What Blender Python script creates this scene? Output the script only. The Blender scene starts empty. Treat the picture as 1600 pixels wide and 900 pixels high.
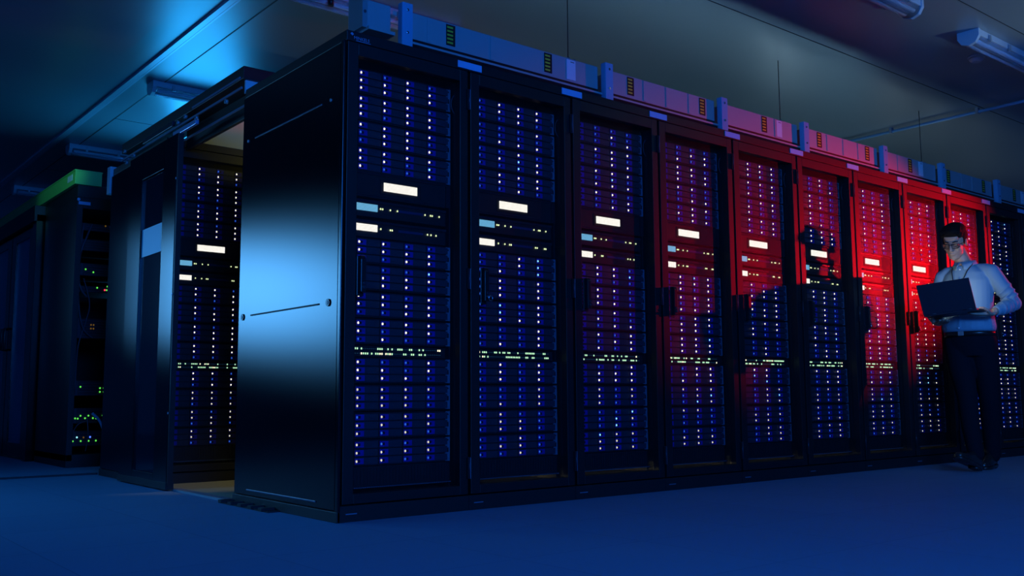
import bpy, bmesh, math, random
from mathutils import Vector, Matrix
random.seed(7)
SC = bpy.context.scene
COL = SC.collection
R = math.radians

# ------------------------------------------------------------------ camera
cam = bpy.data.cameras.new('camera'); camo = bpy.data.objects.new('camera', cam); COL.objects.link(camo)
CX, CY, CZ, YAW, PIT, ROLL, FPX = -2.06907, -3.72187, 0.53946, 0.682886, 0.112033, -0.005787, 1496.225
fw = Vector((math.sin(YAW)*math.cos(PIT), math.cos(YAW)*math.cos(PIT), math.sin(PIT)))
rt = Vector((math.cos(YAW), -math.sin(YAW), 0)); up = rt.cross(fw)
r2 = rt*math.cos(ROLL)+up*math.sin(ROLL); u2 = -rt*math.sin(ROLL)+up*math.cos(ROLL)
camo.matrix_world = Matrix(((r2.x, u2.x, -fw.x, CX), (r2.y, u2.y, -fw.y, CY), (r2.z, u2.z, -fw.z, CZ), (0, 0, 0, 1)))
cam.sensor_width = 36.0; cam.lens = FPX/1600*36.0; cam.clip_start = 0.05; cam.clip_end = 100
cam.dof.use_dof = False
SC.camera = camo

# ------------------------------------------------------------------ view + world
SC.view_settings.view_transform = 'Standard'; SC.view_settings.look = 'None'
SC.view_settings.exposure = 0.0; SC.view_settings.gamma = 1.0; SC.view_settings.use_curve_mapping = False
W = bpy.data.worlds.new('world'); SC.world = W; W.use_nodes = True
W.node_tree.nodes['Background'].inputs[0].default_value = (0.0, 0.12, 1.0, 1)
W.node_tree.nodes['Background'].inputs[1].default_value = 0.022

# ------------------------------------------------------------------ lights
def look(o, target):
    d = Vector(target)-o.location
    o.rotation_euler = d.to_track_quat('-Z', 'Y').to_euler()
def area(name, loc, target, sx, sy, col, power, spread=180):
    l = bpy.data.lights.new(name, 'AREA'); l.shape = 'RECTANGLE'; l.size = sx; l.size_y = sy
    l.color = col; l.energy = power; l.spread = R(spread)
    o = bpy.data.objects.new(name, l); COL.objects.link(o); o.location = loc; look(o, target); return o
def spot(name, loc, target, col, power, ang, blend, rad=0.05):
    l = bpy.data.lights.new(name, 'SPOT'); l.color = col; l.energy = power; l.spot_size = R(ang); l.spot_blend = blend
    l.shadow_soft_size = rad
    o = bpy.data.objects.new(name, l); COL.objects.link(o); o.location = loc; look(o, target); return o
area('softbox_light_aisle', (-3.1, 6.6, 1.76), (0, .4, .95), 2.1, 1.05, (.085, .38, .85), 6.3, 42)
spot('blue_floor_fill_light', (-3.4, 2.5, 2.2), (-1.0, 2.2, 0), (.01, .3, 1), 130, 95, 1.0, .3)  # added fill lamp for the blue spill on the left floor
spot('red_stage_light', (9.3, -2.4, 2.05), (4.8, 0.0, 1.70), (1, .002, .006), 850, 25, .7, .04)
area('blue_front_light', (-1.5, -7.0, 3.2), (3.0, 0, .6), 3, 3, (.012, .2, 1), 720)
area('ceiling_wash_light', (1.3, 5.2, 2.3), (.3, 4.4, 3.0), .8, 2.6, (.015, .30, .75), 32, 125)
area('cold_aisle_light', (4.4, 2.15, 1.5), (4.4, 1.0, 2.4), 7.5, .06, (.32, .66, .9), 12)
area('aisle_foot_light', (4.3, 1.5, .128), (4.3, .2, .112), 6.6, .03, (1, .95, .5), 9, 60)
for _x, _e in ((6.53, .8), (8.74, .7), (9.8, .5), (10.86, .4)):
    area('ceiling_patch_light', (_x, 2.2, 1.32), (_x-1.0, -.6, 3.2), .42, .16, (.6, .85, 1), _e, 90)  # added lamps, only there to make bright patches on the ceiling
spot('aisle_board_light', (1.3, 1.35, 2.2), (.45, 2.42, 2.36), (.85, .75, .10), 9, 34, .5)
spot('aisle_floor_light', (2.2, 1.5, 1.9), (.35, 2.05, 0), (1, .85, .4), 40, 22, .5)
spot('ceiling_edge_fill_light', (5.6, -3.2, 1.4), (4.6, -2.1, 3.0), (.45, .75, 1), 150, 50, .5, .1)  # added fill lamp brightening the upper right ceiling
spot('duct_fill_light', (-1.4, 2.4, 2.7), (.05, 4.9, 2.3), (.2, 1, .75), 60, 15, .5)  # added fill spot, no fixture of the room; brightens the green duct
area('man_fill_light', (1.6, -3.6, 1.9), (4.8, -.45, 1.4), .5, .5, (.10, .40, 1), 3.5, 50)

# ------------------------------------------------------------------ materials
def mat(name, col, rough=.5, metal=0, spec=.5, emit=None, es=0, noise=0, bump=0, nscale=30):
    m = bpy.data.materials.new(name); m.use_nodes = True; nt = m.node_tree; b = nt.nodes['Principled BSDF']
    b.inputs['Base Color'].default_value = (*col, 1); b.inputs['Roughness'].default_value = rough
    b.inputs['Metallic'].default_value = metal; b.inputs['Specular IOR Level'].default_value = spec
    if emit: b.inputs['Emission Color'].default_value = (*emit, 1); b.inputs['Emission Strength'].default_value = es
    if noise or bump:
        tc = nt.nodes.new('ShaderNodeTexCoord'); n = nt.nodes.new('ShaderNodeTexNoise'); n.inputs['Scale'].default_value = nscale
        nt.links.new(tc.outputs['Object'], n.inputs['Vector'])
        if noise:
            mr = nt.nodes.new('ShaderNodeMapRange'); mr.inputs['To Min'].default_value = rough-noise; mr.inputs['To Max'].default_value = rough+noise
            nt.links.new(n.outputs['Fac'], mr.inputs['Value']); nt.links.new(mr.outputs['Result'], b.inputs['Roughness'])
        if bump:
            bp = nt.nodes.new('ShaderNodeBump'); bp.inputs['Strength'].default_value = bump; bp.inputs['Distance'].default_value = .002
            nt.links.new(n.outputs['Fac'], bp.inputs['Height']); nt.links.new(bp.outputs['Normal'], b.inputs['Normal'])
    return m
def mesh_sheet(name, col, pitch=.007, open_=.17):
    """perforated steel sheet: round holes on a grid, seen through"""
    m = mat(name, col, .42); nt = m.node_tree; b = nt.nodes['Principled BSDF']; out = nt.nodes['Material Output']
    tc = nt.nodes.new('ShaderNodeTexCoord'); sp = nt.nodes.new('ShaderNodeSeparateXYZ'); nt.links.new(tc.outputs['Object'], sp.inputs[0])
    def mth(op, a, bb=None):
        n = nt.nodes.new('ShaderNodeMath'); n.operation = op
        for i, v in enumerate((a, bb)):
            if v is None: continue
            if isinstance(v, (int, float)): n.inputs[i].default_value = v
            else: nt.links.new(v, n.inputs[i])
        return n.outputs[0]
    k = 2*math.pi/pitch
    sx = mth('SINE', mth('MULTIPLY', sp.outputs['X'], k)); sz = mth('SINE', mth('MULTIPLY', sp.outputs['Z'], k))
    f = mth('GREATER_THAN', mth('ABSOLUTE', mth('MULTIPLY', sx, sz)), open_)
    tr = nt.nodes.new('ShaderNodeBsdfTransparent'); mx = nt.nodes.new('ShaderNodeMixShader')
    nt.links.new(f, mx.inputs[0]); nt.links.new(b.outputs[0], mx.inputs[1]); nt.links.new(tr.outputs[0], mx.inputs[2])
    nt.links.new(mx.outputs[0], out.inputs[0]); return m
def glow(name, col, s, base=(.02, .02, .02)):
    return mat(name, base, .4, emit=col, es=s)
BLK = mat('black_powder_coat', (.008, .008, .010), .46, noise=.03, nscale=60)
PANEL = mat('black_side_panel', (.004, .005, .007), .26, noise=.01, nscale=40)
def satin(m, rough):
    """thin satin lacquer over a near-black base: a sheen that falls off quickly"""
    nt = m.node_tree; out = nt.nodes['Material Output']; p_ = nt.nodes['Principled BSDF']
    p_.inputs['Specular IOR Level'].default_value = 0
    g = nt.nodes.new('ShaderNodeBsdfGlossy'); g.distribution = 'BECKMANN'; g.inputs['Roughness'].default_value = rough
    fr = nt.nodes.new('ShaderNodeFresnel'); fr.inputs['IOR'].default_value = 1.5
    mx = nt.nodes.new('ShaderNodeMixShader'); nt.links.new(fr.outputs[0], mx.inputs[0]); nt.links.new(p_.outputs[0], mx.inputs[1]); nt.links.new(g.outputs[0], mx.inputs[2])
    nt.links.new(mx.outputs[0], out.inputs[0])
satin(PANEL, .25)
PLIN = mat('plinth_black', (.012, .012, .014), .5)
MESH = mesh_sheet('perforated_door_sheet', (.012, .012, .014))
STEEL = mat('galvanised_steel', (.45, .47, .5), .42, .6, noise=.06, nscale=8)
GREYP = mat('grey_painted_metal', (.42, .42, .45), .5, .2, noise=.05, nscale=6)
EAR = mat('rack_ear_metal', (.2, .27, .4), .4, .2)
POST = mat('mounting_post', (.03, .035, .05), .35, .5)
CHAS = mat('chassis_dark', (.012, .014, .02), .45)
LIP = mat('chassis_lip', (.03, .04, .06), .3, .5)
SLED = mat('sled_grille', (.026, .04, .075), .45, bump=.4, nscale=400)
BLUEP = mat('blue_latch_plastic', (.015, .015, .5), .5)
NOTCH = mat('notch_black', (.002, .002, .003), .6)
WHT = glow('led_warm_white', (1, .92, .58), 2.2)
BLU = glow('led_dim_blue', (.04, .2, 1), .8)
CYA = glow('led_cyan', (.3, .85, 1), 1.6)
GRN = glow('led_green', (.15, 1, .1), .9)
GRW = glow('port_led_pale_green', (.55, 1, .6), 1.5)
PDIM = glow('port_led_dim', (.03, .14, .3), .35)
REDL = glow('led_red', (1, .03, .08), 2.2)
AMB = glow('led_amber', (1, .5, .05), .12)
VBLU = glow('led_vivid_blue', (.06, .15, 1), 2.5)
SCRW = glow('lcd_white', (1, .97, .88), 1.35)
SCRB = glow('lcd_light_blue', (.2, .62, 1), .85)
SLOT = mat('slot_blue', (.02, .03, .12), .5)
NUMP = mat('blank_number_plate', (.42, .5, .78), .5)
PALE = mat('pale_tray', (.35, .36, .26), .5)
HAND = mat('handle_black_plastic', (.01, .01, .012), .35)
CHRM = mat('chrome', (.6, .6, .65), .2, 1)
YEL = mat('yellow_stripe', (.75, .6, .05), .5)
STKB = mat('sticker_black', (.01, .01, .01), .5)
PAPER = mat('paper_label', (.75, .75, .85), .6)
GLAS = mat('dark_glass', (.006, .01, .02), .08)
CABL = mat('black_cable', (.02, .022, .03), .5)
GREY_CAB = mat('grey_cable', (.05, .07, .10), .45)

# ------------------------------------------------------------------ mesh helpers
class MB:
    def __init__(s): s.v = []; s.f = []; s.m = []; s.mats = []; s.sm = []
    def mi(s, m):
        if m not in s.mats: s.mats.append(m)
        return s.mats.index(m)
    def box(s, x0, x1, y0, y1, z0, z1, m):
        b = len(s.v); i = s.mi(m)
        s.v += [(x, y, z) for z in (z0, z1) for y in (y0, y1) for x in (x0, x1)]
        for q in ((0, 2, 3, 1), (4, 5, 7, 6), (0, 1, 5, 4), (2, 6, 7, 3), (0, 4, 6, 2), (1, 3, 7, 5)):
            s.f.append([b+k for k in q]); s.m.append(i); s.sm.append(False)
        return s
    def prism(s, pts, y0, y1, m, axis='y'):
        """pts 2-D polygon (a,b) extruded along axis"""
        b = len(s.v); n = len(pts); i = s.mi(m)
        for y in (y0, y1):
            for a, c in pts:
                s.v.append({'y': (a, y, c), 'x': (y, a, c), 'z': (a, c, y)}[axis])
        s.f.append([b+k for k in range(n)]); s.f.append([b+n+k for k in reversed(range(n))]); s.m += [i, i]; s.sm += [False]*2
        for k in range(n):
            s.f.append([b+k, b+n+k, b+n+(k+1) % n, b+(k+1) % n]); s.m.append(i); s.sm.append(False)
        return s
    def tube(s, pts, r, m, n=8, caps=True, rz=None):
        """sweep a circle along a polyline; r a number or one per point"""
        pts = [Vector(p) for p in pts]; i = s.mi(m); b = len(s.v); N = len(pts)
        rr = r if isinstance(r, (list, tuple)) else [r]*N
        prev = None
        for k, p in enumerate(pts):
            t = (pts[min(k+1, N-1)]-pts[max(k-1, 0)]).normalized()
            if prev is None:
                a = Vector((0, 0, 1)) if abs(t.z) < .9 else Vector((1, 0, 0)); u = t.cross(a).normalized()
            else: u = (prev-t*prev.dot(t)).normalized()
            prev = u; w_ = t.cross(u)
            for j in range(n):
                th = 2*math.pi*j/n; s.v.append(tuple(p+(u*math.cos(th)+w_*math.sin(th))*rr[k]))
        for k in range(N-1):
            for j in range(n):
                s.f.append([b+k*n+j, b+k*n+(j+1) % n, b+(k+1)*n+(j+1) % n, b+(k+1)*n+j]); s.m.append(i); s.sm.append(True)
        if caps:
            s.f.append([b+j for j in reversed(range(n))]); s.f.append([b+(N-1)*n+j for j in range(n)]); s.m += [i, i]; s.sm += [False]*2
        return s
    def loft(s, rings, m, caps=True):
        i = s.mi(m); b = len(s.v); n = len(rings[0])
        for rg in rings: s.v += [tuple(p) for p in rg]
        for k in range(len(rings)-1):
            for j in range(n):
                s.f.append([b+k*n+j, b+k*n+(j+1) % n, b+(k+1)*n+(j+1) % n, b+(k+1)*n+j]); s.m.append(i); s.sm.append(True)
        if caps:
            s.f.append([b+j for j in reversed(range(n))]); s.f.append([b+(len(rings)-1)*n+j for j in range(n)]); s.m += [i, i]; s.sm += [True]*2
        return s
    def ball(s, c, rx, ry, rz, m, n=12, k=8):
        rings = []
        for a in range(k+1):
            ph = -math.pi/2+math.pi*a/k; cr = max(math.cos(ph), .02)
            rings.append([(c[0]+rx*cr*math.cos(2*math.pi*j/n), c[1]+ry*cr*math.sin(2*math.pi*j/n), c[2]+rz*math.sin(ph)) for j in range(n)])
        return s.loft(rings, m)
    def mesh(s, name):
        me = bpy.data.meshes.new(name); me.from_pydata(s.v, [], s.f); 
        for m in s.mats: me.materials.append(m)
        me.polygons.foreach_set('material_index', s.m); me.polygons.foreach_set('use_smooth', s.sm); me.update()
        bm = bmesh.new(); bm.from_mesh(me); bmesh.ops.recalc_face_normals(bm, faces=bm.faces[:]); bm.to_mesh(me); bm.free()
        return me
    def build(s, name, parent=None, loc=(0, 0, 0), bevel=0):
        return obj(name, s.mesh(name), parent, loc, bevel)
def obj(name, me, parent=None, loc=(0, 0, 0), bevel=0):
    o = bpy.data.objects.new(name, me); COL.objects.link(o); o.location = loc
    if parent is not None: o.parent = parent
    if bevel:
        b = o.modifiers.new('bevel', 'BEVEL'); b.width = bevel; b.segments = 2; b.limit_method = 'ANGLE'
    return o
def tag(o, label, cat, group=None, kind=None):
    o['label'] = label; o['category'] = cat
    if group: o['group'] = group
    if kind: o['kind'] = kind
    return o
def thing(name, label, cat, loc=(0, 0, 0), group=None, rz=0):
    o = bpy.data.objects.new(name, None); COL.objects.link(o); o.location = loc; o.rotation_euler = (0, 0, rz)
    o.empty_display_size = .1
    return tag(o, label, cat, group)
def copy_tree(o, parent=None):
    c = o.copy(); COL.objects.link(c)
    if parent is not None: c.parent = parent
    for ch in list(o.children): copy_tree(ch, c)
    return c
def struct(o): o['kind'] = 'structure'; return o
ORD = ['first', 'second', 'third', 'fourth', 'fifth', 'sixth', 'seventh', 'eighth', 'ninth', 'tenth', 'eleventh', 'twelfth', 'thirteenth']

# ------------------------------------------------------------------ room shell
RW, RH, RD, CEIL = .69177, 2.2, 1.105, 3.0
FLOOR = mat('floor_vinyl', (.2, .3, .42), .62, spec=.25, noise=.06, nscale=3)
nt = FLOOR.node_tree; b = nt.nodes['Principled BSDF']
tc = nt.nodes.new('ShaderNodeTexCoord'); br = nt.nodes.new('ShaderNodeTexBrick'); br.offset = 0
br.inputs['Scale'].default_value = 1; br.inputs['Brick Width'].default_value = .6; br.inputs['Row Height'].default_value = .6
br.inputs['Mortar Size'].default_value = .0016; br.inputs['Color1'].default_value = (.2, .3, .42, 1); br.inputs['Color2'].default_value = (.19, .285, .4, 1)
br.inputs['Mortar'].default_value = (.12, .18, .26, 1); nt.links.new(tc.outputs['Object'], br.inputs['Vector']); nt.links.new(br.outputs['Color'], b.inputs['Base Color'])
CEILM = mat('brushed_ceiling_metal', (.34, .38, .41), .31, .3)
nt = CEILM.node_tree; b = nt.nodes['Principled BSDF']; tc = nt.nodes.new('ShaderNodeTexCoord'); mp = nt.nodes.new('ShaderNodeMapping')
mp.inputs['Scale'].default_value = (1.5, 220, 1); ns = nt.nodes.new('ShaderNodeTexNoise'); ns.inputs['Scale'].default_value = 1
bp = nt.nodes.new('ShaderNodeBump'); bp.inputs['Strength'].default_value = .05; bp.inputs['Distance'].default_value = .002
nt.links.new(tc.outputs['Object'], mp.inputs[0]); nt.links.new(mp.outputs[0], ns.inputs[0]); nt.links.new(ns.outputs['Fac'], bp.inputs['Height']); nt.links.new(bp.outputs[0], b.inputs['Normal'])
WALLM = mat('painted_wall', (.35, .38, .42), .7)
struct(MB().box(-5, 13, -8, 11, -.1, 0, FLOOR).build('floor'))
struct(MB().box(-5, 13, -8, 11, CEIL, CEIL+.1, CEILM).build('ceiling'))
struct(MB().box(-5, 13, 11, 11.1, 0, CEIL, WALLM).build('wall_back'))
struct(MB().box(13, 13.1, -8, 11, 0, CEIL, WALLM).build('wall_right'))
SEAM = mat('ceiling_joint', (.03, .03, .035), .6)
n = 0
for y in (-1.01, -.03, 4.9, 7.3):
    n += 1; struct(MB().box(.42, 13, y-.003, y+.003, CEIL-.002, CEIL, SEAM).build('trim_%d' % n))
n += 1; struct(MB().box(.416, .424, -3, 11, CEIL-.002, CEIL, SEAM).build('trim_%d' % n))
STRIPM = mat('ceiling_strip', (.6, .65, .75), .35, .4)
n += 1; struct(MB().box(.17, .21, -3, 11, CEIL-.02, CEIL, STRIPM).box(.22, .235, -3, 11, CEIL-.012, CEIL, STRIPM).build('trim_%d' % n))
n += 1; struct(MB().box(-3, .0, 3.5, 3.53, 0, .012, SEAM).build('trim_%d' % n))

# ------------------------------------------------------------------ equipment kit (local: origin at unit's front-bottom-left of the rack, y into the rack)
EQY = .085            # how far the equipment sits behind the door face
UX0, UX1 = .100, .607
LEDX = [.119+.128*j for j in range(4)]
def led_mesh(name, m):
    return MB().ball((0, 0, 0), .0046, .003, .0058, m, 10, 6).mesh(name)
LED = {'W': led_mesh('led_white', WHT), 'b': led_mesh('led_blue', BLU), 'c': led_mesh('led_cyan', CYA), 'g': led_mesh('led_green', GRN), 'v': led_mesh('led_vivid', VBLU)}
WHTD = glow('led_faint_white', (1, .92, .62), 1.1); LED['w'] = led_mesh('led_faint_white', WHTD)
def sled_mb(mb, x, z):
    # x = led position, z = led centre height
    mb.box(x-.008, x+.113, -.008, .0, z-.0155, z+.0150, SLED)
    mb.box(x-.007, x+.038, -.0105, -.006, z-.0125, z+.0125, BLUEP)
    mb.box(x+.008, x+.019, -.0112, -.0085, z-.006, z+.006, NOTCH)
    for q in range(4): mb.box(x+.043, x+.110, -.0095, -.007, z-.012+q*.0065, z-.0095+q*.0065, SLED)
SLEDME = MB(); sled_mb(SLEDME, 0, 0); SLEDME = SLEDME.mesh('drive_sled')
CH = MB()  # storage chassis, origin = height of its first led row
CH.box(UX0, UX1, .0, .72, -.095, .021, CHAS); CH.box(UX0, UX1, -.006, .0, .0175, .0205, LIP)
for j in range(1, 4): CH.box(LEDX[j]-.0135, LEDX[j]-.0105, -.007, 0, -.093, .019, LIP)
CHME = CH.mesh('chassis')
EA = MB().box(.609, .634, -.004, .004, -.093, .020, EAR)
EA.tube([(.621, -.0045, .006), (.621, -.0055, .006)], .004, NOTCH, 8); EA.box(.617, .625, -.0055, -.003, -.052, -.03, NOTCH)
EAME = EA.mesh('mounting_ear')
EALM = MB().box(.082, .099, -.002, .004, -.093, .020, POST).mesh('mounting_ear')
BK = MB()
for r_ in range(3):
    for j in range(4): sled_mb(BK, LEDX[j], -.0365*r_)
BKME = BK.mesh('drive_bank')
def leds_mesh(rows):
    mb = MB()
    for r_ in range(3):
        for j in range(4):
            k = rows[r_][j]
            mb.ball((LEDX[j], -.013, -.0365*r_), .0045, .003, .0056, {'W': WHT, 'w': WHTD, 'b': BLU, 'c': CYA, 'v': VBLU}[k], 8, 4)
    return mb.mesh('status_lights')
def storage_server(x, y, z, rows, label, group, full):
    t = thing('storage_server', label, 'server', (x, y+EQY, z), group)
    obj('chassis', CHME, t); obj('mounting_ear', EAME, t); obj('mounting_ear', EALM, t)
    if full:
        for r_ in range(3):
            for j in range(4):
                s = obj('drive_sled', SLEDME, t, (LEDX[j], 0, -.0365*r_))
                obj('status_light', LED[rows[r_][j]], s, (0, -.013, 0))
    else:
        obj('drive_bank', BKME, t); obj('status_lights', leds_mesh(rows), t)
    return t
# console unit
CO = MB().box(UX0, UX1, 0, .6, -.058, .058, CHAS).box(UX0, UX1, -.006, 0, .050, .056, LIP).box(UX0+.01, UX1-.03, -.004, 0, -.050, -.047, LIP)
CO.box(.235, .46, -.003, 0, -.034, .034, NOTCH); COME = CO.mesh('console_body')
SCME = MB().box(.258, .437, -.008, -.002, -.020, .020, SCRW).box(.252, .2555, -.008, -.002, -.020, .020, SCRW).mesh('console_screen')
CEAR = MB().box(.609, .634, -.004, .004, -.055, .055, POST).mesh('mounting_ear')
def console(x, y, z, label, group):
    t = thing('display_console', label, 'console', (x, y+EQY, z), group)
    obj('console_body', COME, t); obj('screen', SCME, t); obj('mounting_ear', CEAR, t); return t
SWB = MB().box(UX0, UX1, 0, .5, -.043, .036, CHAS).box(UX0, UX1, -.007, 0, .022, .035, LIP).box(.335, .475, -.003, 0, -.006, .006, SLOT).mesh('switch_body')
def sw_disp(m): return MB().box(.106, .219, -.006, 0, -.016, .016, m).mesh('switch_display')
SWD = {'b': sw_disp(SCRB), 'w': sw_disp(SCRW)}
def dots(xs, m, z=0):
    mb = MB()
    for q in xs: mb.ball((q, -.004, z), .0042, .003, .005, m, 8, 4)
    return mb.mesh('port_lights')
D1 = [.236, .247, .289, .328, .485, .517, .527, .568]; D2 = [.245, .287, .319, .329, .495, .507, .557, .567]
PLY = glow('port_led_yellow_white', (.85, 1, .5), 1.5)
SWL = [dots(D1, PLY), dots(D2, PLY), dots([.238, .29, .30, .5, .52, .55], PLY)]
def switch(x, y, z, d, l, label, group):
    t = thing('network_switch', label, 'network switch', (x, y+EQY, z), group)
    obj('switch_body', SWB, t); obj('display', SWD[d], t); obj('port_lights', SWL[l], t); return t
PPB = MB().box(UX0, UX1, 0, .3, -.026, .022, CHAS).box(UX0, UX1, -.005, 0, .018, .021, LIP)
for q in range(44): PPB.box(.107+q*.0108, .1145+q*.0108, -.002, 0, -.0165, .0135, NOTCH)
PPB = PPB.mesh('patch_body')
def patch(x, y, z, seed, label, group):
    t = thing('patch_panel', label, 'patch panel', (x, y+EQY, z), group)
    obj('patch_body', PPB, t); rn = random.Random(seed); mb = MB()
    for row, zz in enumerate((.0095, -.0125)):
        on = rn.random() < .5
        for q in range(44):
            if rn.random() < .32: on = not on
            m = GRW if (on and rn.random() < .75) else (WHT if on and rn.random() < .4 else PDIM)
            xq = .1105+q*.0108; s = .0034 if m is not PDIM else .0018
            mb.box(xq-s*.8, xq+s*.8, -.0045, -.0015, zz-s*1.2, zz+s*1.2, m)
    obj('port_lights', mb.mesh('port_lights'), t); return t
VB = MB().box(UX0, .63, 0, .01, 0, .090, CHAS)
for q in range(30): VB.box(UX0+.012+q*.017, UX0+.019+q*.017, -.003, 0, .012, .085, CHAS)
VBME = VB.mesh('blanking_panel')
TR = MB().box(UX0, .635, -.003, .003, 0, .0055, LIP)
for q in range(48): TR.box(UX0+.006+q*.011, UX0+.0125+q*.011, -.0045, -.003, .001, .005, EAR)
TRME = TR.mesh('perforated_strip')

UPZ = [2.042, 1.918, 1.794, 1.671]; LOZ = [1.244, 1.121, .996, .872]; BTZ = [.695, .571, .447, .325]
PAT = {0: ['WbWb WWWW WWWW', 'WWWb WWWW WbWW', 'WWWW bWWb bWWW', 'WWWW WWbc WbbW', 'WWbb WWWW bbWW', 'bbbc bWWW bWWb', 'WWbW WWWW bbWW', 'WWWW WbWW bWbb',
           'WbbW WWbW WWWb', 'WWWW WWWb WWWb', 'bWWW WWbW WbWb', 'WbbW WWWW WWbb'],
       1: ['bWWW bWWW bbWb', 'bbbW bbbb bWWW', 'bbWb bWcW bbcW', 'bWWW bWbW bbWb', 'bbWc bbWc bWbc', 'bWbW bWbW bWbW', 'bcbW bcbW bWWW', 'bbbW bbbW bWbW', 'bWbW bWbW bWbW', 'bbbW bbbW bWbW', 'bWbb bWWb bWWb', 'bbWb bWWb bbWb'],
       'aisle': ['bWbW bWWW bbWb', 'bWWW bWWW bbbW', 'bbbW bWWW bWWb', 'bWbW bWWW bWWW', 'bWWb bWWW bbbW', 'bWbW bWWW bbWb', 'bWbW bWWW bbWW', 'bWWW bWWW bbbb', 'bWWb bWbW bbWW', 'bWWW bWWb bbWW', 'bWbW bWWW bbWb', 'bWWW bWWW bbbb']}
def rand_rows(rn, p=.62):
    return [''.join('b' if rn.random() > p else ('W' if rn.random() < .93 else 'c') for _ in range(4)) for _ in range(3)]

# ------------------------------------------------------------------ cabinet kit
FR = MB()
FR.box(.004, .05, .05, .10, .07, 2.15, BLK).box(.645, RW-.004, .05, .10, .07, 2.15, BLK)            # front posts
FR.box(.004, .016, .1, RD, .07, 2.15, BLK).box(RW-.016, RW-.004, .1, RD, .07, 2.15, BLK)             # side walls
FR.box(.016, RW-.016, RD-.012, RD, .135, 2.15, BLK).box(.016, RW-.016, RD-.03, RD, .07, .105, BLK).box(.016, RW-.016, .86, .87, .14, 2.15, BLK)                                                   # back, open at the foot; sill and inner baffle added to stop light spill
FR.box(.05, .645, .05, .09, 2.10, 2.15, BLK)
FR = FR.mesh('cabinet_frame')
ROOF = MB().box(.001, RW-.001, .0, RD, 2.151, 2.2, BLK).mesh('roof')
PLI = MB().box(.001, RW-.001, .006, .03, 0, .069, PLIN).box(.001, RW-.001, RD-.03, RD-.006, 0, .069, PLIN).box(.001, .02, .03, RD-.03, 0, .069, PLIN).box(RW-.02, RW-.001, .03, RD-.03, 0, .069, PLIN)
PLI.box(.03, .085, .004, .007, .032, .036, EAR)
PLI = PLI.mesh('plinth')
BASE = MB().box(.24, RW-.05, .10, RD-.02, .098, .104, PALE).mesh('floor_tray')
DO = MB().box(.008, .062, 0, .045, .076, 2.148, BLK).box(.635, .682, 0, .045, .076, 2.148, BLK)
DO.box(.062, .635, 0, .045, 2.09, 2.148, BLK).box(.062, .635, 0, .045, .076, .118, BLK)
DO.box(.060, .064, .002, .04, .118, 2.09, BLK)
DO = DO.mesh('door')
DM = MB(); DM.v = [(.062, .041, .118), (.635, .041, .118), (.635, .041, 2.09), (.062, .041, 2.09)]; DM.f = [[0, 1, 2, 3]]; DM.m = [DM.mi(MESH)]; DM.sm = [False]; DM = DM.mesh('perforated_sheet')
HD = MB().box(.069, .096, -.034, -.004, 1.0, 1.15, HAND).box(.064, .1, -.006, 0, .985, 1.165, HAND)
HD.prism([(-.034, 1.15), (-.004, 1.15), (-.004, 1.165), (-.024, 1.165)], .069, .096, HAND, 'x').mesh
HD = HD.mesh('handle')
LK = MB().tube([(.086, -.034, 1.022), (.086, -.044, 1.022)], .008, CHRM, 12).tube([(.086, -.034, 1.04), (.086, -.04, 1.04)], .007, CHRM, 12).mesh('lock')
KEY = MB().tube([(.086, -.044, 1.022), (.086, -.060, 1.022)], .003, CHRM, 8).tube([(.086+.012*math.sin(a*.5236), -.058, 1.012+.012*math.cos(a*.5236)) for a in range(13)], .002, CHRM, 6).box(.090, .094, -.06, -.058, .955, 1.0, CHRM).mesh('key')
HG = MB().box(.672, .679, -.012, .002, 0, .10, BLK).box(.6835, .692, -.010, .002, 0, .10, EAR).tube([(.683, -.011, 0), (.683, -.011, .10)], .0045, POST, 8).mesh('hinge')
PO = MB().box(.640, .662, .10, .13, .1, 2.1, POST).mesh('mounting_post')
POL = MB().box(.075, .098, .095, .13, .1, 2.1, POST).mesh('mounting_post')
LC = MB().tube([(.665-.042*math.sin(a*.2618), .06, 1.985+.055*math.cos(a*.2618)) for a in range(13)], .0028, GREY_CAB, 6).mesh('earth_cable')
NP = MB().box(.620, .767, -.004, 0, 2.158, 2.192, NUMP).mesh('number_plate')
def cabinet(x, y, label, group, plate=True, key=False, door=True):
    t = thing('server_cabinet', label, 'server cabinet', (x, y, 0), group)
    obj('cabinet_frame', FR, t, bevel=.002); obj('roof', ROOF, t, bevel=.003); obj('plinth', PLI, t); obj('floor_tray', BASE, t)
    if door:
        d = obj('door', DO, t, bevel=.002); obj('perforated_sheet', DM, d)
        h = obj('handle', HD, d, bevel=.003); obj('lock', LK, d)
        if key: obj('key', KEY, d)
        for z in (1.953, 1.055, .149): obj('hinge', HG, d, (0, 0, z))
    obj('mounting_post', PO, t); obj('mounting_post', POL, t); obj('earth_cable', LC, t)
    if plate: tag(obj('number_plate', NP, None, (x, y, 0)), 'blank pale blue plate at the top right of the %s front cabinet' % ORD[int(round(x/RW))], 'plate', 'blank plates over the cabinet seams')
    return t
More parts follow.
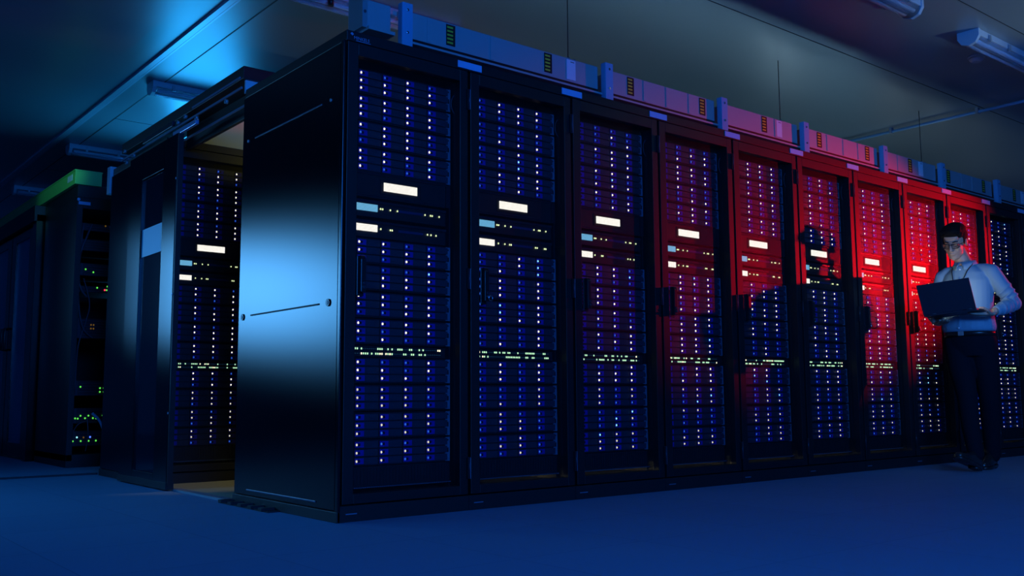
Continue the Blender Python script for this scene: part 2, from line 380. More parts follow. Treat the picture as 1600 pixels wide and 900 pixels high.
def fill(cab, x, y, key, where, full, short):
    rn = random.Random(str(key)+'s'); pats = PAT.get(key)
    g = 'storage servers in '+where
    bank = [('upper', UPZ), ('middle', LOZ), ('lower', BTZ)]; q = 0
    for bn, zs in bank:
        for k, z in enumerate(zs):
            rows = pats[q].split() if pats else rand_rows(rn, .62 if short is False else .5)
            if bn == 'lower': rows = [r_.replace('W', 'w') if (k > 0) else r_ for r_ in rows]
            storage_server(x, y, z, rows, 'blue-latched drive server, %s in the %s bank of %s' % (['topmost', 'second', 'third', 'lowest'][k], bn, where), g, full); q += 1
    console(x, y, 1.517, 'console with a white strip screen under the upper bank of '+where, 'display consoles in the cabinets')
    switch(x, y, 1.410, 'b', 0, 'network switch with a light blue display in '+where, 'network switches')
    switch(x, y, 1.315, 'w', rn.choice([1, 2, 1]), 'network switch with a white display below the blue one, '+where, 'network switches')
    patch(x, y, .747, str(key), 'patch panel with two rows of tiny green lights in '+where, 'patch panels')
    obj('blanking_panel', VBME, cab, (0, EQY, .136)); obj('perforated_strip', TRME, cab, (0, EQY-.012, .1325))

NR = 12
for k in range(NR):
    w_ = 'the %s front cabinet' % ORD[k]
    full = k < 4
    cab = cabinet(k*RW, 0, 'tall black mesh-door server cabinet, %s of the front row' % (('nearest, at the corner' if k == 0 else ORD[k]+' from the corner')), 'front row of server cabinets', key=(k in (1,)))
    fill(cab, k*RW, 0, k, w_, full, k > 6)
# end panel of the front row
def side_panel(x, y, name='side_panel'):
    t = thing('side_panel', '', 'panel', (x, y, 0))
    mb = MB().box(-.012, 0, .03, RD-.012, .05, 2.14, PANEL)
    obj('sheet', mb.mesh('sheet'), t, bevel=.003)
    obj('post_trim', MB().box(-.014, .0, .0, .026, .0, 2.15, PANEL).mesh('post_trim'), t, bevel=.003)
    obj('base_rail', MB().box(-.016, 0, .0, RD, 0, .046, PLIN).mesh('base_rail'), t, bevel=.002)
    return t
t = side_panel(0, 0)
tag(t, 'big satin black end panel glowing blue, closing the near end of the front row', 'panel')
LIP_HI = mat('slot_lip_highlight', (.1, .13, .2), .3, .3)  # highlight on the slot lips, put in as a lighter bar colour
for z, m in ((1.893, LIP_HI), (.9585, NOTCH), (.076, LIP_HI)):
    obj('grip_slot', MB().box(-.0165, -.012, .20, .937, z-.0035, z+.0035, m).mesh('grip_slot'), t, bevel=.001)
for (yy, zz) in ((1.037, .955), (.111, .959)):
    obj('lock', MB().tube([(-.012, yy, zz), (-.018, yy, zz)], .017, HAND, 16).tube([(-.018, yy, zz), (-.02, yy, zz)], .008, POST, 12).mesh('lock'), t)
for (yy, zz) in ((1.02, 1.893), (.115, 1.893)):
    obj('screw', MB().tube([(-.012, yy, zz), (-.017, yy, zz)], .008, STEEL, 10).mesh('screw'), t)
fb = MB().box(-.075, -.017, .55, 1.14, 0, .006, PLIN)
for q in range(5): fb.box(-.085, -.017, .60+q*.12, .64+q*.12, .006, .018, PLIN)
tag(fb.build('floor_bracket'), 'low black comb-shaped floor bracket at the foot of the glowing end panel', 'bracket')
# maker name on the corner cabinet
def text_mesh(body, size, m, ext=.0006):
    c = bpy.data.curves.new('lettering', 'FONT'); c.body = body; c.size = size; c.extrude = ext
    o = bpy.data.objects.new('tmp', c); COL.objects.link(o); dg = bpy.context.evaluated_depsgraph_get()
    me = bpy.data.meshes.new_from_object(o.evaluated_get(dg)); bpy.data.objects.remove(o); me.materials.clear(); me.materials.append(m); return me
LOGO = mat('logo_silver', (.5, .6, .9), .3, .6)
lg = thing('maker_badge', 'small silver maker name badge at the top corner of the nearest cabinet', 'badge', (.018, -.001, 2.158))
lo = obj('lettering', text_mesh('MINKELS', .021, LOGO), lg, (.018, 0, .004)); lo.rotation_euler = (R(90), 0, 0)
obj('emblem', MB().prism([(0, .026), (.008, .034), (.018, .026), (.010, .018)], -.001, 0, LOGO).mesh('emblem'), lg)
obj('underline', MB().box(.03, .106, -.001, 0, -.003, -.0005, LOGO).mesh('underline'), lg)

# ------------------------------------------------------------------ second row beyond the cold aisle
Y2 = 2.32
for k in range(9):
    w_ = 'the %s cold aisle cabinet' % ORD[k]
    cab = cabinet(k*RW, Y2, 'black server cabinet inside the cold aisle, '+('seen through the open doorway' if k == 0 else ORD[k]+' from its doorway'), 'cold aisle cabinets', plate=False)
    fill(cab, k*RW, Y2, 'aisle' if k == 0 else 'a%d' % k, w_, k == 0, False)
t = side_panel(0, Y2); tag(t, 'dark blue end panel behind the sliding aisle door', 'panel')
# pale board over the second row, seen through the doorway
BOARD = mat('cream_board', (.50, .52, .30), .6)
tag(MB().box(.25, 9, Y2+.1, Y2+.13, 2.2, 2.45, BOARD).build('blanking_board'), 'pale yellowish board above the cold aisle cabinets, seen through the doorway', 'board')
# aisle sill
tag(MB().box(-.03, 0.02, 1.12, 1.95, 0, .012, STEEL).build('door_sill'), 'thin metal sill across the cold aisle doorway', 'sill')
CARP = mat('aisle_floor_tile', (.42, .42, .30), .5)
struct(MB().box(0.02, 8.5, 1.11, Y2-.002, 0, .006, CARP).build('floor_aisle'))
# sliding door leaf
t = thing('sliding_door', 'dark sliding aisle door with a narrow window, slid open beside the doorway', 'door', (-.05, 1.93, 0))
fr = MB().box(-.02, .02, 0, .22, .03, 2.13, PANEL).box(-.02, .02, .62, .88, .03, 2.13, PANEL).box(-.02, .02, .22, .62, .03, .09, PANEL).box(-.02, .02, .22, .62, 1.95, 2.13, PANEL)
obj('door_frame', fr.mesh('door_frame'), t, bevel=.002)
obj('glass_pane', MB().box(-.006, .006, .22, .62, .09, 1.95, GLAS).mesh('glass_pane'), t)
STK = mat('pale_blue_sticker', (.55, .75, .85), .5)
s = obj('sticker_band', MB().box(-.008, -.0065, .22, .62, 1.44, 1.62, STK).mesh('sticker_band'), t)
obj('edge_strip', MB().box(-.016, .016, -.012, 0, .03, 2.13, BLK).mesh('edge_strip'), t)
obj('bottom_rail', MB().box(-.024, .024, -.005, .885, .008, .05, PLIN).mesh('bottom_rail'), t)
for zz in (.45, 1.15, 1.85): obj('edge_screw', MB().tube([(-.02, -.004, zz), (-.024, -.004, zz)], .007, EAR, 8).mesh('edge_screw'), t)
# header with the sliding mechanism
t = thing('door_header', 'black overhead beam with sliding door track above the aisle doorway', 'beam', (0, 1.1, 2.1))
hb = MB().box(-.012, .18, .01, 2.1, .165, .235, BLK).box(.12, .145, .01, 1.2, .03, .165, BLK).box(.13, .18, .01, .02, .03, .165, BLK)
obj('fascia', hb.mesh('fascia'), t, bevel=.002)
obj('end_plate', MB().box(.01, .118, .03, .045, .09, .164, STK).mesh('end_plate'), t)
for (a, b_, zz, xx) in ((.05, .75, .17, -.014), (.0, 2.05, .10, -.024), (.05, 1.19, .045, .05)):
    obj('track', MB().box(xx-.004, xx+.004, a, b_, zz, zz+.012, EAR).mesh('track'), t)
obj('motor_box', MB().box(-.045, -.026, 1.0, 1.55, .115, .15, POST).mesh('motor_box'), t, bevel=.003)
obj('closer_arm', MB().box(-.04, -.02, .62, 1.0, .045, .075, LOGO).mesh('closer_arm'), t, bevel=.002)
for (yy, zz) in ((.8, .13), (.92, .12), (.62, .08), (1.75, .08), (1.9, .06), (1.95, .15), (.18, .07)):
    r_ = obj('roller', MB().tube([(-.028, yy, zz), (-.044, yy, zz)], .013, STEEL, 12).tube([(-.044, yy, zz), (-.048, yy, zz)], .006, CHRM, 8).mesh('roller'), t)

# ------------------------------------------------------------------ third row: open network cabinet
Y3 = 4.35
t = thing('network_cabinet', 'open-front black network cabinet full of cables at the far left', 'network cabinet', (0, Y3, 0))
fr = MB().box(.0, .045, 0, .05, .05, 2.15, BLK).box(.645, .69, 0, .05, .05, 2.15, BLK).box(0, .69, .0, 1.0, 2.15, 2.25, BLK).box(.045, .645, 0, .06, 2.06, 2.15, BLK)
fr.box(0, .015, .05, 1.0, .05, 2.15, BLK).box(.675, .69, .05, 1.0, .05, 2.15, BLK).box(0, .69, .99, 1.0, .05, 2.15, BLK).box(0, .69, 0, 1.0, 0, .1, PLIN)
obj('cabinet_frame', fr.mesh('cabinet_frame'), t, bevel=.002)
obj('name_plate', MB().box(.01, .10, -.004, 0, 2.09, 2.115, NUMP).tube([(.008, -.001, 2.13), (.008, -.006, 2.13)], .012, NUMP, 10).mesh('name_plate'), t)
obj('roof_step', MB().box(0.19, .5, .3, .95, 2.25, 2.32, BLK).mesh('roof_step'), t)
units = [(1.93, .06, 'a top switch'), (1.78, .09, 'a ribbed module'), (1.58, .10, 'a module'), (1.42, .05, 'a slim unit'), (1.10, .16, 'a broad vented unit'), (.62, .12, 'a numbered module'), (.40, .12, 'a dense switch'), (.22, .12, 'a lowest switch')]
lights = {0: [(.20, .02, AMB), (.245, .02, VBLU)], 2: [(.06, .0, GRN), (.12, -.02, GRN)], 3: [(.155, .015, GRN), (.23, .0, GRN), (.235, .03, GRN), (.215, .0, REDL)],
          4: [(.12, .03, AMB), (.14, .03, AMB), (.12, .0, AMB), (.14, 0, AMB)], 5: [(.0, 0, None)],
          6: [], 7: []}
lights[5] = [(.06, .01, GRN), (.21, 0, GRN), (.24, 0, GRN), (.21, -.03, GRN), (.24, -.03, GRN)]
lights[6] = [(.07, 0, GRN), (.13, 0, GRN), (.185, 0, GRN), (.24, 0, GRN), (.03, -.02, GRN), (.05, -.022, GRN), (.105, -.02, GRN), (.165, -.02, GRN), (.19, -.022, GRN)]
lights[7] = [(.02, -.02, GRN), (.08, -.02, GRN), (.14, -.02, GRN), (.195, -.02, GRN), (.25, -.02, GRN), (.05, .01, CYA), (.10, .008, AMB), (.15, .01, VBLU)]
DKB = mat('dark_blue_grey_metal', (.04, .05, .07), .4, .4)
names_ = ['thin top network unit with an amber and a blue light', 'second unit from the top, ribbed and unlit', 'third unit from the top with two green lights', 'slim unit with a red light', 'broad vented unit at mid height with faint amber dots', 'unit with a square of four green lights', 'switch with a row of green lights', 'lowest switch with green lights and one bright white-blue light']
for i, (z, h, _) in enumerate(units):
    u = thing('network_unit', names_[i]+' in the open network cabinet', 'network unit', (.05, Y3+.1, z), 'units in the open network cabinet')
    mb = MB().box(.0, .56, .0, .45, -h/2, h/2, CHAS).box(.0, .04, -.004, 0, -h/2, h/2, DKB)
    for q in range(int(h/.022)): mb.box(.05, .5, -.004, 0, -h/2+.006+q*.022, -h/2+.016+q*.022, DKB)
    obj('unit_body', mb.mesh('unit_body'), u)
    for (lx, lz, m) in lights.get(i, []):
        if m is None: continue
        obj('status_light', MB().ball((lx, -.009, lz), .0065, .004, .0075, m, 8, 4).mesh('status_light'), u)
def cable(pts, r, m, label, group='loose cables in the open network cabinet'):
    # smooth through the points
    P = [Vector(p) for p in pts]; out = []
    for i in range(len(P)-1):
        p0, p1, p2, p3 = P[max(i-1, 0)], P[i], P[i+1], P[min(i+2, len(P)-1)]
        for s in range(6):
            q = s/6; out.append(.5*((2*p1)+(p2-p0)*q+(2*p0-5*p1+4*p2-p3)*q*q+(3*p1-p0-3*p2+p3)*q**3))
    out.append(P[-1]); o = MB().tube(out, r, m, 6).build('cable'); tag(o, label, 'cable', group); return o
yc = Y3+.06
cable([(.07, yc, 1.95), (.05, yc-.01, 1.6), (.06, yc, 1.3), (.10, yc, 1.1), (.18, yc, 1.02)], .006, GREY_CAB, 'grey cable looping down the left side of the open network cabinet')
cable([(.14, yc, 1.95), (.10, yc-.01, 1.85), (.055, yc, 1.68), (.06, yc, 1.45), (.12, yc, 1.35)], .008, GREY_CAB, 'thick grey cable curling from the top units of the open network cabinet')
cable([(.09, yc, 1.5), (.14, yc-.01, 1.3), (.12, yc, 1.15), (.07, yc, .95), (.06, yc, .6)], .005, GREY_CAB, 'thin cable running past the broad vented unit')
cable([(.20, yc, .42), (.25, yc-.03, .36), (.29, yc-.04, .27), (.36, yc, .2)], .012, mat('pale_blue_cable', (.2, .35, .6), .4), 'thick pale blue cable slanting between the two lowest switches')
cable([(.16, yc, .40), (.17, yc-.02, .25), (.16, yc, .12)], .004, GREY_CAB, 'thin cable hanging below the lowest switches')
cable([(.05, yc, .25), (.09, yc-.01, .33), (.16, yc, .36)], .004, GREY_CAB, 'thin cable arching between the two lowest switches')

# end aisle glass doors
def glass_door(y0, label, hy):
    t = thing('glass_door', label, 'door', (-.02, y0, 0), 'glass doors at the far left')
    wd = .85
    fr = MB().box(-.02, .02, 0, .16, .02, 2.08, PANEL).box(-.02, .02, wd-.16, wd, .02, 2.08, PANEL).box(-.02, .02, .16, wd-.16, .02, .14, PANEL).box(-.02, .02, .16, wd-.16, 2.0, 2.08, PANEL)
    obj('door_frame', fr.mesh('door_frame'), t, bevel=.002)
    obj('glass_pane', MB().box(-.005, .005, .16, wd-.16, .14, 2.0, mat('smoked_glass_blue_lit', (.05, .14, .32), .3)).mesh('glass_pane'), t)  # blue light on the panes put into the glass colour
    obj('handle', MB().tube([(-.02, hy, 1.0), (-.06, hy, 1.0), (-.06, hy, 1.2), (-.02, hy, 1.2)], .011, HAND, 8).mesh('handle'), t)
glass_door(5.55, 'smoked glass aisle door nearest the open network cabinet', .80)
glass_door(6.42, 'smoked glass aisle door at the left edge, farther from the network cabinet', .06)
t = thing('door_surround', 'black frame and header around the two smoked glass doors', 'door frame', (0, 5.4, 0))
obj('jamb', MB().box(-.06, .02, 0, .13, 0, 2.16, PANEL).mesh('jamb'), t, bevel=.002)
obj('header', MB().box(-.08, .02, .0, 3.2, 2.1, 2.24, BLK).mesh('header'), t, bevel=.002)
tag(MB().box(.03, .6, 7.4, 8.5, 0, 2.2, BLK).build('server_cabinet'), 'plain dark cabinet beyond the glass doors at the left edge', 'server cabinet')
# green cable duct
GRND = mat('green_duct', (.20, .62, .16), .5)
t = thing('cable_duct', 'long bright green cable duct lying over the far left cabinets', 'cable duct', (0, Y3, 2.2))
obj('duct_body', MB().box(-.03, .175, -.02, 3.3, .05+.0, .165, GRND).mesh('duct_body'), t, bevel=.003)
obj('duct_sticker', MB().box(-.032, -.03, .06, .2, .09, .14, PAPER).mesh('duct_sticker'), t)
obj('duct_foot', MB().box(.0, .15, 2.6, 2.7, .041, .05, BLK).mesh('duct_foot'), t)
obj('duct_lid_edge', MB().box(-.034, .179, -.024, 3.3, .158, .168, GRND).mesh('duct_lid_edge'), t)
tag(MB().box(-.02, .05, 3.435, 3.50, 2.02, 2.22, STK).build('junction_box'), 'pale blue box on the back corner of the second row', 'box')

# ------------------------------------------------------------------ busbar trunking over the front row
POSTM = mat('blue_lit_post_steel', (.22, .42, .62), .4)  # blue light on the steel put into its base colour
PX = [.49, 1.935, 3.03, 3.98, 5.08, 6.03, 7.09]
BY = .30
bars = [(.277, .416)]+[(a+.06, c-.055) for a, c in zip(PX, PX[1:]+[8.2])]
stick = [.79, 1.48, 2.163, 2.849, 3.527, 4.209, 4.877, 5.543, 6.203, 6.869, 7.509]
papers = [1.66, 3.70, 5.72, 7.69]
joints = [.65, 1.07, 2.29, 2.50, 2.72, 3.66, 4.32, 4.54, 4.75, 5.35, 6.45, 6.65]
for i, (a, c) in enumerate(bars):
    lab = 'short grey end box of the busbar above the nearest cabinet' if i == 0 else 'grey overhead busbar trunking length, %s after the short end box' % ORD[i-1]
    t = thing('busbar_trunking', lab, 'busbar', (a, BY, 2.375), 'busbar trunking over the front row'); L = c-a
    hb = MB().box(0, L, 0, .12, 0, .140, GREYP)
    obj('housing', hb.mesh('housing'), t, bevel=.002)
    if i:
        obj('lower_rail', MB().box(-.01, L+.02, -.018, .10, -.034, -.022, GREYP).box(0, L, .0, .08, -.022, .0, BLK).mesh('lower_rail'), t, bevel=.001)
    else:
        obj('lower_rail', MB().box(-.004, L+.01, -.03, .10, -.022, -.004, GREYP).mesh('lower_rail'), t, bevel=.001)
        obj('end_bracket', MB().box(-.03, -.001, -.01, .13, -.01, .17, STEEL).tube([(-.018, -.012, .07), (-.018, -.016, .07)], .008, CHRM, 8).mesh('end_bracket'), t)
    for sx in stick:
        if a < sx < c:
            s = MB().box(sx-a-.029, sx-a+.029, -.003, 0, .018, .132, STKB).mesh('warning_sticker'); s_ = obj('warning_sticker', s, t)
            st = MB()
            for q in range(5): st.box(sx-a-.024, sx-a+.014, -.004, -.003, .028+q*.021, .038+q*.021, YEL)
            obj('yellow_bars', st.mesh('yellow_bars'), s_)
    for sx in papers:
        if a < sx < c: obj('paper_label', MB().box(sx-a-.035, sx-a+.035, -.003, 0, .012, .132, PAPER).box(sx-a-.006, sx-a+.025, -.0034, -.003, .118, .122, STKB).mesh('paper_label'), t)
    for sx in joints:
        if a < sx < c: obj('joint_cover', MB().box(sx-a-.012, sx-a+.012, -.004, 0, .004, .136, GREYP).mesh('joint_cover'), t, bevel=.001)
    if i and i % 2 == 1:
        obj('hanger_rod', MB().tube([(L*.86, .06, .14), (L*.86, .06, .625)], .003, HAND, 6).tube([(L*.86, .06, .15), (L*.86, .06, .17)], .014, STEEL, 6).tube([(L*.86+.05, .06, .14), (L*.86+.05, .06, .17)], .009, STEEL, 6).mesh('hanger_rod'), t)
for i, x in enumerate(PX):
    o = MB().box(x-.032, x+.032, BY-.045, BY-.040, 2.2, 2.538, POSTM).box(x-.032, x-.027, BY-.040, BY-.004, 2.2, 2.538, POSTM).box(x+.027, x+.032, BY-.040, BY-.004, 2.2, 2.538, POSTM)
    o.box(x-.045, x+.045, BY-.06, BY+.0, 2.2, 2.206, POSTM)
    for zz in (2.38, 2.5): o.tube([(x, BY-.045, zz), (x, BY-.05, zz)], .008, CHRM, 8)
    o = o.build('support_post', bevel=.002); tag(o, 'blue-lit steel channel post, %s along the busbar from the corner' % ORD[i], 'post', 'busbar support posts')

# ------------------------------------------------------------------ ceiling fittings
FIXM = mat('lamp_housing', (.5, .52, .56), .45)
DIFF = bpy.data.materials.new('clear_lamp_cover'); DIFF.use_nodes = True
_b = DIFF.node_tree.nodes['Principled BSDF']; _b.inputs['Roughness'].default_value = .12; _b.inputs['Transmission Weight'].default_value = .85; _b.inputs['IOR'].default_value = 1.15; _b.inputs['Base Color'].default_value = (.9, .92, 1, 1)
TUBM = mat('lamp_tube', (.8, .8, .85), .25)
def fixture(x, y, label):
    t = thing('tube_lamp', label, 'ceiling lamp', (x, y, CEIL), 'unlit tube lamps on the ceiling'); L = 1.25
    obj('housing', MB().box(0.02, L-.02, -.07, .07, -.045, 0, FIXM).mesh('housing'), t, bevel=.004)
    arc = [(.062*math.cos(-math.pi*a/8), -.047-.055*math.sin(math.pi*a/8)) for a in range(9)]
    obj('cover', MB().prism(arc, .03, L-.03, DIFF, 'x').mesh('cover'), t)
    for s in (-1, 1): obj('tube', MB().tube([(.05, s*.028, -.066), (L-.05, s*.028, -.066)], .0125, TUBM, 10).mesh('tube'), t)
    for xx in (0, L-.03):
        obj('end_cap', MB().prism([(.075, 0), (.075, -.05), (.05, -.09), (0, -.108), (-.05, -.09), (-.075, -.05), (-.075, 0)], xx, xx+.03, FIXM, 'x').mesh('end_cap'), t, bevel=.003)
    for q in range(4):
        for s in (-1, 1): obj('clip', MB().box(.15+q*.3, .17+q*.3, s*.078-.006, s*.078+.006, -.065, -.02, STEEL).mesh('clip'), t)
    return t
fixture(4.33, -.80, 'unlit tube lamp with pink reflections at the upper right')
fixture(2.35, -.80, 'unlit tube lamp just cut by the top edge, right of the middle')
fixture(.33, 1.37, 'unlit tube lamp cut by the top edge above the nearest cabinet')
fixture(.33, 3.71, 'unlit tube lamp above the door header, right of the pale ceiling strip')
fixture(.33, 6.08, 'unlit tube lamp on the ceiling above the second row end panel')
fixture(.33, 8.42, 'unlit tube lamp farthest away, above the green duct')
t = thing('smoke_detector', 'small round smoke detector on the ceiling beside the right lamp', 'smoke detector', (4.88, -.6, CEIL))
obj('base', MB().tube([(0, 0, 0), (0, 0, -.015)], .06, FIXM, 20).mesh('base'), t)
obj('head', MB().tube([(0, 0, -.015), (0, 0, -.03), (0, 0, -.045)], [.05, .048, .03], FIXM, 20).mesh('head'), t)
t = thing('ceiling_sensor', 'tiny dark sensor hanging from the tube lamp at the top edge', 'sensor', (.60, 1.28, CEIL))
obj('stem', MB().tube([(0, 0, 0), (0, 0, -.06)], .008, STEEL, 8).mesh('stem'), t)
obj('head', MB().tube([(0, 0, -.06), (0, 0, -.11)], .018, HAND, 10).mesh('head'), t)
t = thing('conduit_pipe', 'thin blue-lit conduit crossing the ceiling at the right', 'pipe', (6.18, 0, 2.965))
obj('pipe', MB().tube([(0, -4, 0), (0, 2.6, 0)], .014, POSTM, 10).mesh('pipe'), t)
for yy in (-2.4, -1.6, -.8, .0, .8, 1.6): obj('pipe_clip', MB().box(-.02, .02, yy-.012, yy+.012, -.018, .035, STEEL).mesh('pipe_clip'), t)

# ------------------------------------------------------------------ man with laptop
#PERSON
SKIN = mat('skin', (.42, .26, .19), .5, bump=.08, nscale=200)
SHIRT = mat('shirt_chambray', (.2, .32, .42), .75, bump=.5, nscale=18)
TROU = mat('trousers_navy', (.006, .008, .014), .9, spec=.15, bump=.3, nscale=20)
SHOE = mat('shoe_leather', (.03, .022, .02), .22)
HAIR = mat('hair_dark', (.008, .006, .005), .8, spec=.15, bump=1, nscale=140)
GLF = mat('glasses_frame', (.01, .01, .012), .3)
LENS = bpy.data.materials.new('glasses_lens'); LENS.use_nodes = True
_b = LENS.node_tree.nodes['Principled BSDF']; _b.inputs['Roughness'].default_value = .03; _b.inputs['Transmission Weight'].default_value = 1; _b.inputs['IOR'].default_value = 1.05
MX, MY = 4.85, -.45
def P(l, f, z): return Vector((MX-f, MY-l, z))
def remesh(mb, name, parent, vox, m, smooth=4, fac=.5):
    me = mb.mesh(name); o = bpy.data.objects.new(name, me); COL.objects.link(o)
    r_ = o.modifiers.new('r', 'REMESH'); r_.mode = 'VOXEL'; r_.voxel_size = vox; r_.use_smooth_shade = True
    if smooth:
        s_ = o.modifiers.new('s', 'SMOOTH'); s_.iterations = smooth; s_.factor = fac
    dg = bpy.context.evaluated_depsgraph_get(); me2 = bpy.data.meshes.new_from_object(o.evaluated_get(dg))
    me2.materials.clear(); me2.materials.append(m)
    o.modifiers.clear(); o.data = me2; bpy.data.meshes.remove(me); me2.name = name
    for p_ in me2.polygons: p_.use_smooth = True
    if parent is not None:
        o.parent = parent; o.matrix_parent_inverse = parent_inv
    return o
def limb(mb, pts, rad, m, n=14):
    pts = [P(*q) for q in pts]; mb.tube(pts, rad, m, n)
    for q, r_ in zip(pts, rad): mb.ball(q, r_, r_, r_, m, 14, 10)
def rings(mb, lst, m, n=28):
    out = []
    for (z, rl, rf, cl, cf) in lst:
        out.append([P(cl+rl*math.cos(2*math.pi*j/n), cf+rf*math.sin(2*math.pi*j/n), z) for j in range(n)])
    mb.loft(out, m)
man = thing('person', 'man in glasses, pale blue shirt and dark trousers holding an open laptop by the cabinets', 'person', (MX, MY, 0))
parent_inv = Matrix.Translation((-MX, -MY, 0))
def attach(o): o.parent = man; o.matrix_parent_inverse = parent_inv; return o
# head frame
HC = P(-.03, .085, 1.625); yaw_, pit_, rol_ = R(6), R(24), R(-4)
# axes: s = his left, h = forward, k = up
hf = Vector((-1, 0, 0)); hs = Vector((0, -1, 0)); hk = Vector((0, 0, 1))
rot = Matrix.Rotation(yaw_, 3, 'Z') @ Matrix.Rotation(pit_, 3, hs) if False else Matrix.Rotation(yaw_, 3, 'Z')
hf, hs = rot @ hf, rot @ hs
pm = Matrix.Rotation(-pit_, 3, hs)
if (pm @ hf).z > 0: pm = Matrix.Rotation(pit_, 3, hs)
hf, hk = pm @ hf, pm @ hk
rm = Matrix.Rotation(rol_, 3, hf); hs, hk = rm @ hs, rm @ hk
HM = Matrix((hs, hf, hk)).transposed()
def H(s, h, k): return HC+HM @ Vector((s, h, k))
def hball(mb, c, r3, m, n=20, kk=14):
    b0 = len(mb.v); mb.ball((0, 0, 0), 1, 1, 1, m, n, kk)
    for i in range(b0, len(mb.v)):
        v = mb.v[i]; mb.v[i] = tuple(H(c[0]+v[0]*r3[0], c[1]+v[1]*r3[1], c[2]+v[2]*r3[2]))
def htube(mb, pts, rad, m, n=12):
    mb.tube([H(*q) for q in pts], rad, m, n)
b = MB()
hball(b, (0, -.012, .035), (.074, .094, .084), SKIN); hball(b, (0, .03, -.03), (.058, .062, .08), SKIN)
hball(b, (0, .045, -.083), (.042, .040, .032), SKIN); hball(b, (0, .070, -.098), (.018, .016, .016), SKIN)
hball(b, (.027, .02, -.07), (.026, .045, .032), SKIN); hball(b, (-.027, .02, -.07), (.026, .045, .032), SKIN)
hball(b, (0, .075, .028), (.05, .015, .010), SKIN); hball(b, (0, .066, .055), (.05, .02, .03), SKIN)
htube(b, [(0, .084, .018), (0, .098, -.008), (0, .108, -.028)], [.008, .010, .012], SKIN)
hball(b, (0, .106, -.028), (.013, .011, .010), SKIN)
for s in (-1, 1):
    hball(b, (s*.012, .096, -.031), (.009, .010, .008), SKIN); hball(b, (s*.036, .066, -.02), (.022, .018, .018), SKIN)
    hball(b, (s*.030, .072, .006), (.016, .012, .009), SKIN)
    hball(b, (s*.074, -.012, -.002), (.009, .018, .030), SKIN)
hball(b, (0, .086, -.056), (.022, .010, .0055), SKIN); hball(b, (0, .084, -.066), (.018, .010, .006), SKIN)
# neck, torso, arms, legs beneath the clothes
b.tube([H(0, -.02, -.06), P(0, .01, 1.46), P(0, 0, 1.40)], [.052, .056, .065], SKIN, 20)
rings(b, [(.90, .13, .10, 0, 0), (1.05, .13, .09, 0, .0), (1.25, .15, .10, 0, .0), (1.38, .15, .09, 0, .0), (1.43, .07, .06, 0, .005)], SKIN)
LS, LE, LW = (.175, -.01, 1.395), (.285, -.075, 1.165), (.245, .125, 1.105)
RS, RE, RWr = (-.175, .0, 1.385), (-.25, .01, 1.12), (-.13, .19, 1.052)
limb(b, [LS, LE, LW], [.042, .034, .027], SKIN); limb(b, [RS, RE, RWr], [.042, .034, .027], SKIN)
LH, LK_, LA = (.085, 0, .90), (.075, -.07, .50), (.015, -.20, .10)
RHp, RK, RA = (-.085, .01, .90), (.015, .13, .52), (.095, .225, .12)
limb(b, [LH, LK_, LA], [.07, .045, .032], SKIN); limb(b, [RHp, RK, RA], [.07, .045, .032], SKIN)
def hand(palm, pdir, fdir, up_, side, curl):
    """palm centre; pdir from wrist through palm, fdir spread direction (index to little), up_ palm-up normal"""
    c = P(*palm); d = Vector(pdir).normalized(); w_ = Vector(fdir).normalized(); u_ = Vector(up_).normalized()
    for q in (-.030, -.010, .010, .030):
        b.tube([c-d*.04+w_*q*.8, c+d*.045+w_*q], [.013, .0115], SKIN, 10)
        b.ball(c-d*.04+w_*q*.8, .013, .013, .013, SKIN); b.ball(c+d*.045+w_*q, .0115, .0115, .0115, SKIN)
    for q, L_ in ((-.032, .072), (-.011, .082), (.011, .076), (.032, .060)):
        p0 = c+d*.045+w_*q; p1 = p0+d*L_*.45+u_*curl*.25*L_; p2 = p1+d*L_*.3+u_*curl*.35*L_; p3 = p2+d*L_*.2+u_*curl*.35*L_
        b.tube([p0, p1, p2, p3], [.0098, .0092, .0085, .0072], SKIN, 10)
        for pp, r_ in ((p1, .0092), (p2, .0085), (p3, .0072)): b.ball(pp, r_, r_, r_, SKIN, 10, 8)
    t0 = c-d*.02-w_*.03; t1 = t0+(d*.022-w_*.024+u_*.022); t2 = t1+(d*.028-w_*.004+u_*.016); t3 = t2+(d*.022+w_*.002+u_*.002)
    b.tube([t0, t1, t2, t3], [.014, .0118, .0105, .0085], SKIN, 10)
    for pp, r_ in ((t1, .0118), (t2, .0105), (t3, .0085)): b.ball(pp, r_, r_, r_, SKIN, 10, 8)
# world directions: his left = -Y, forward = -X
hand((.215, .185, 1.083), (-.55, .85, 0), (.8, .5, 0), (0, 0, 1), 1, .12)
hand((-.095, .235, 1.040), (-.7, -.6, .02), (.6, -.75, 0), (0, 0, 1), -1, .12)
body = remesh(b, 'body', man, .0042, SKIN, 3)
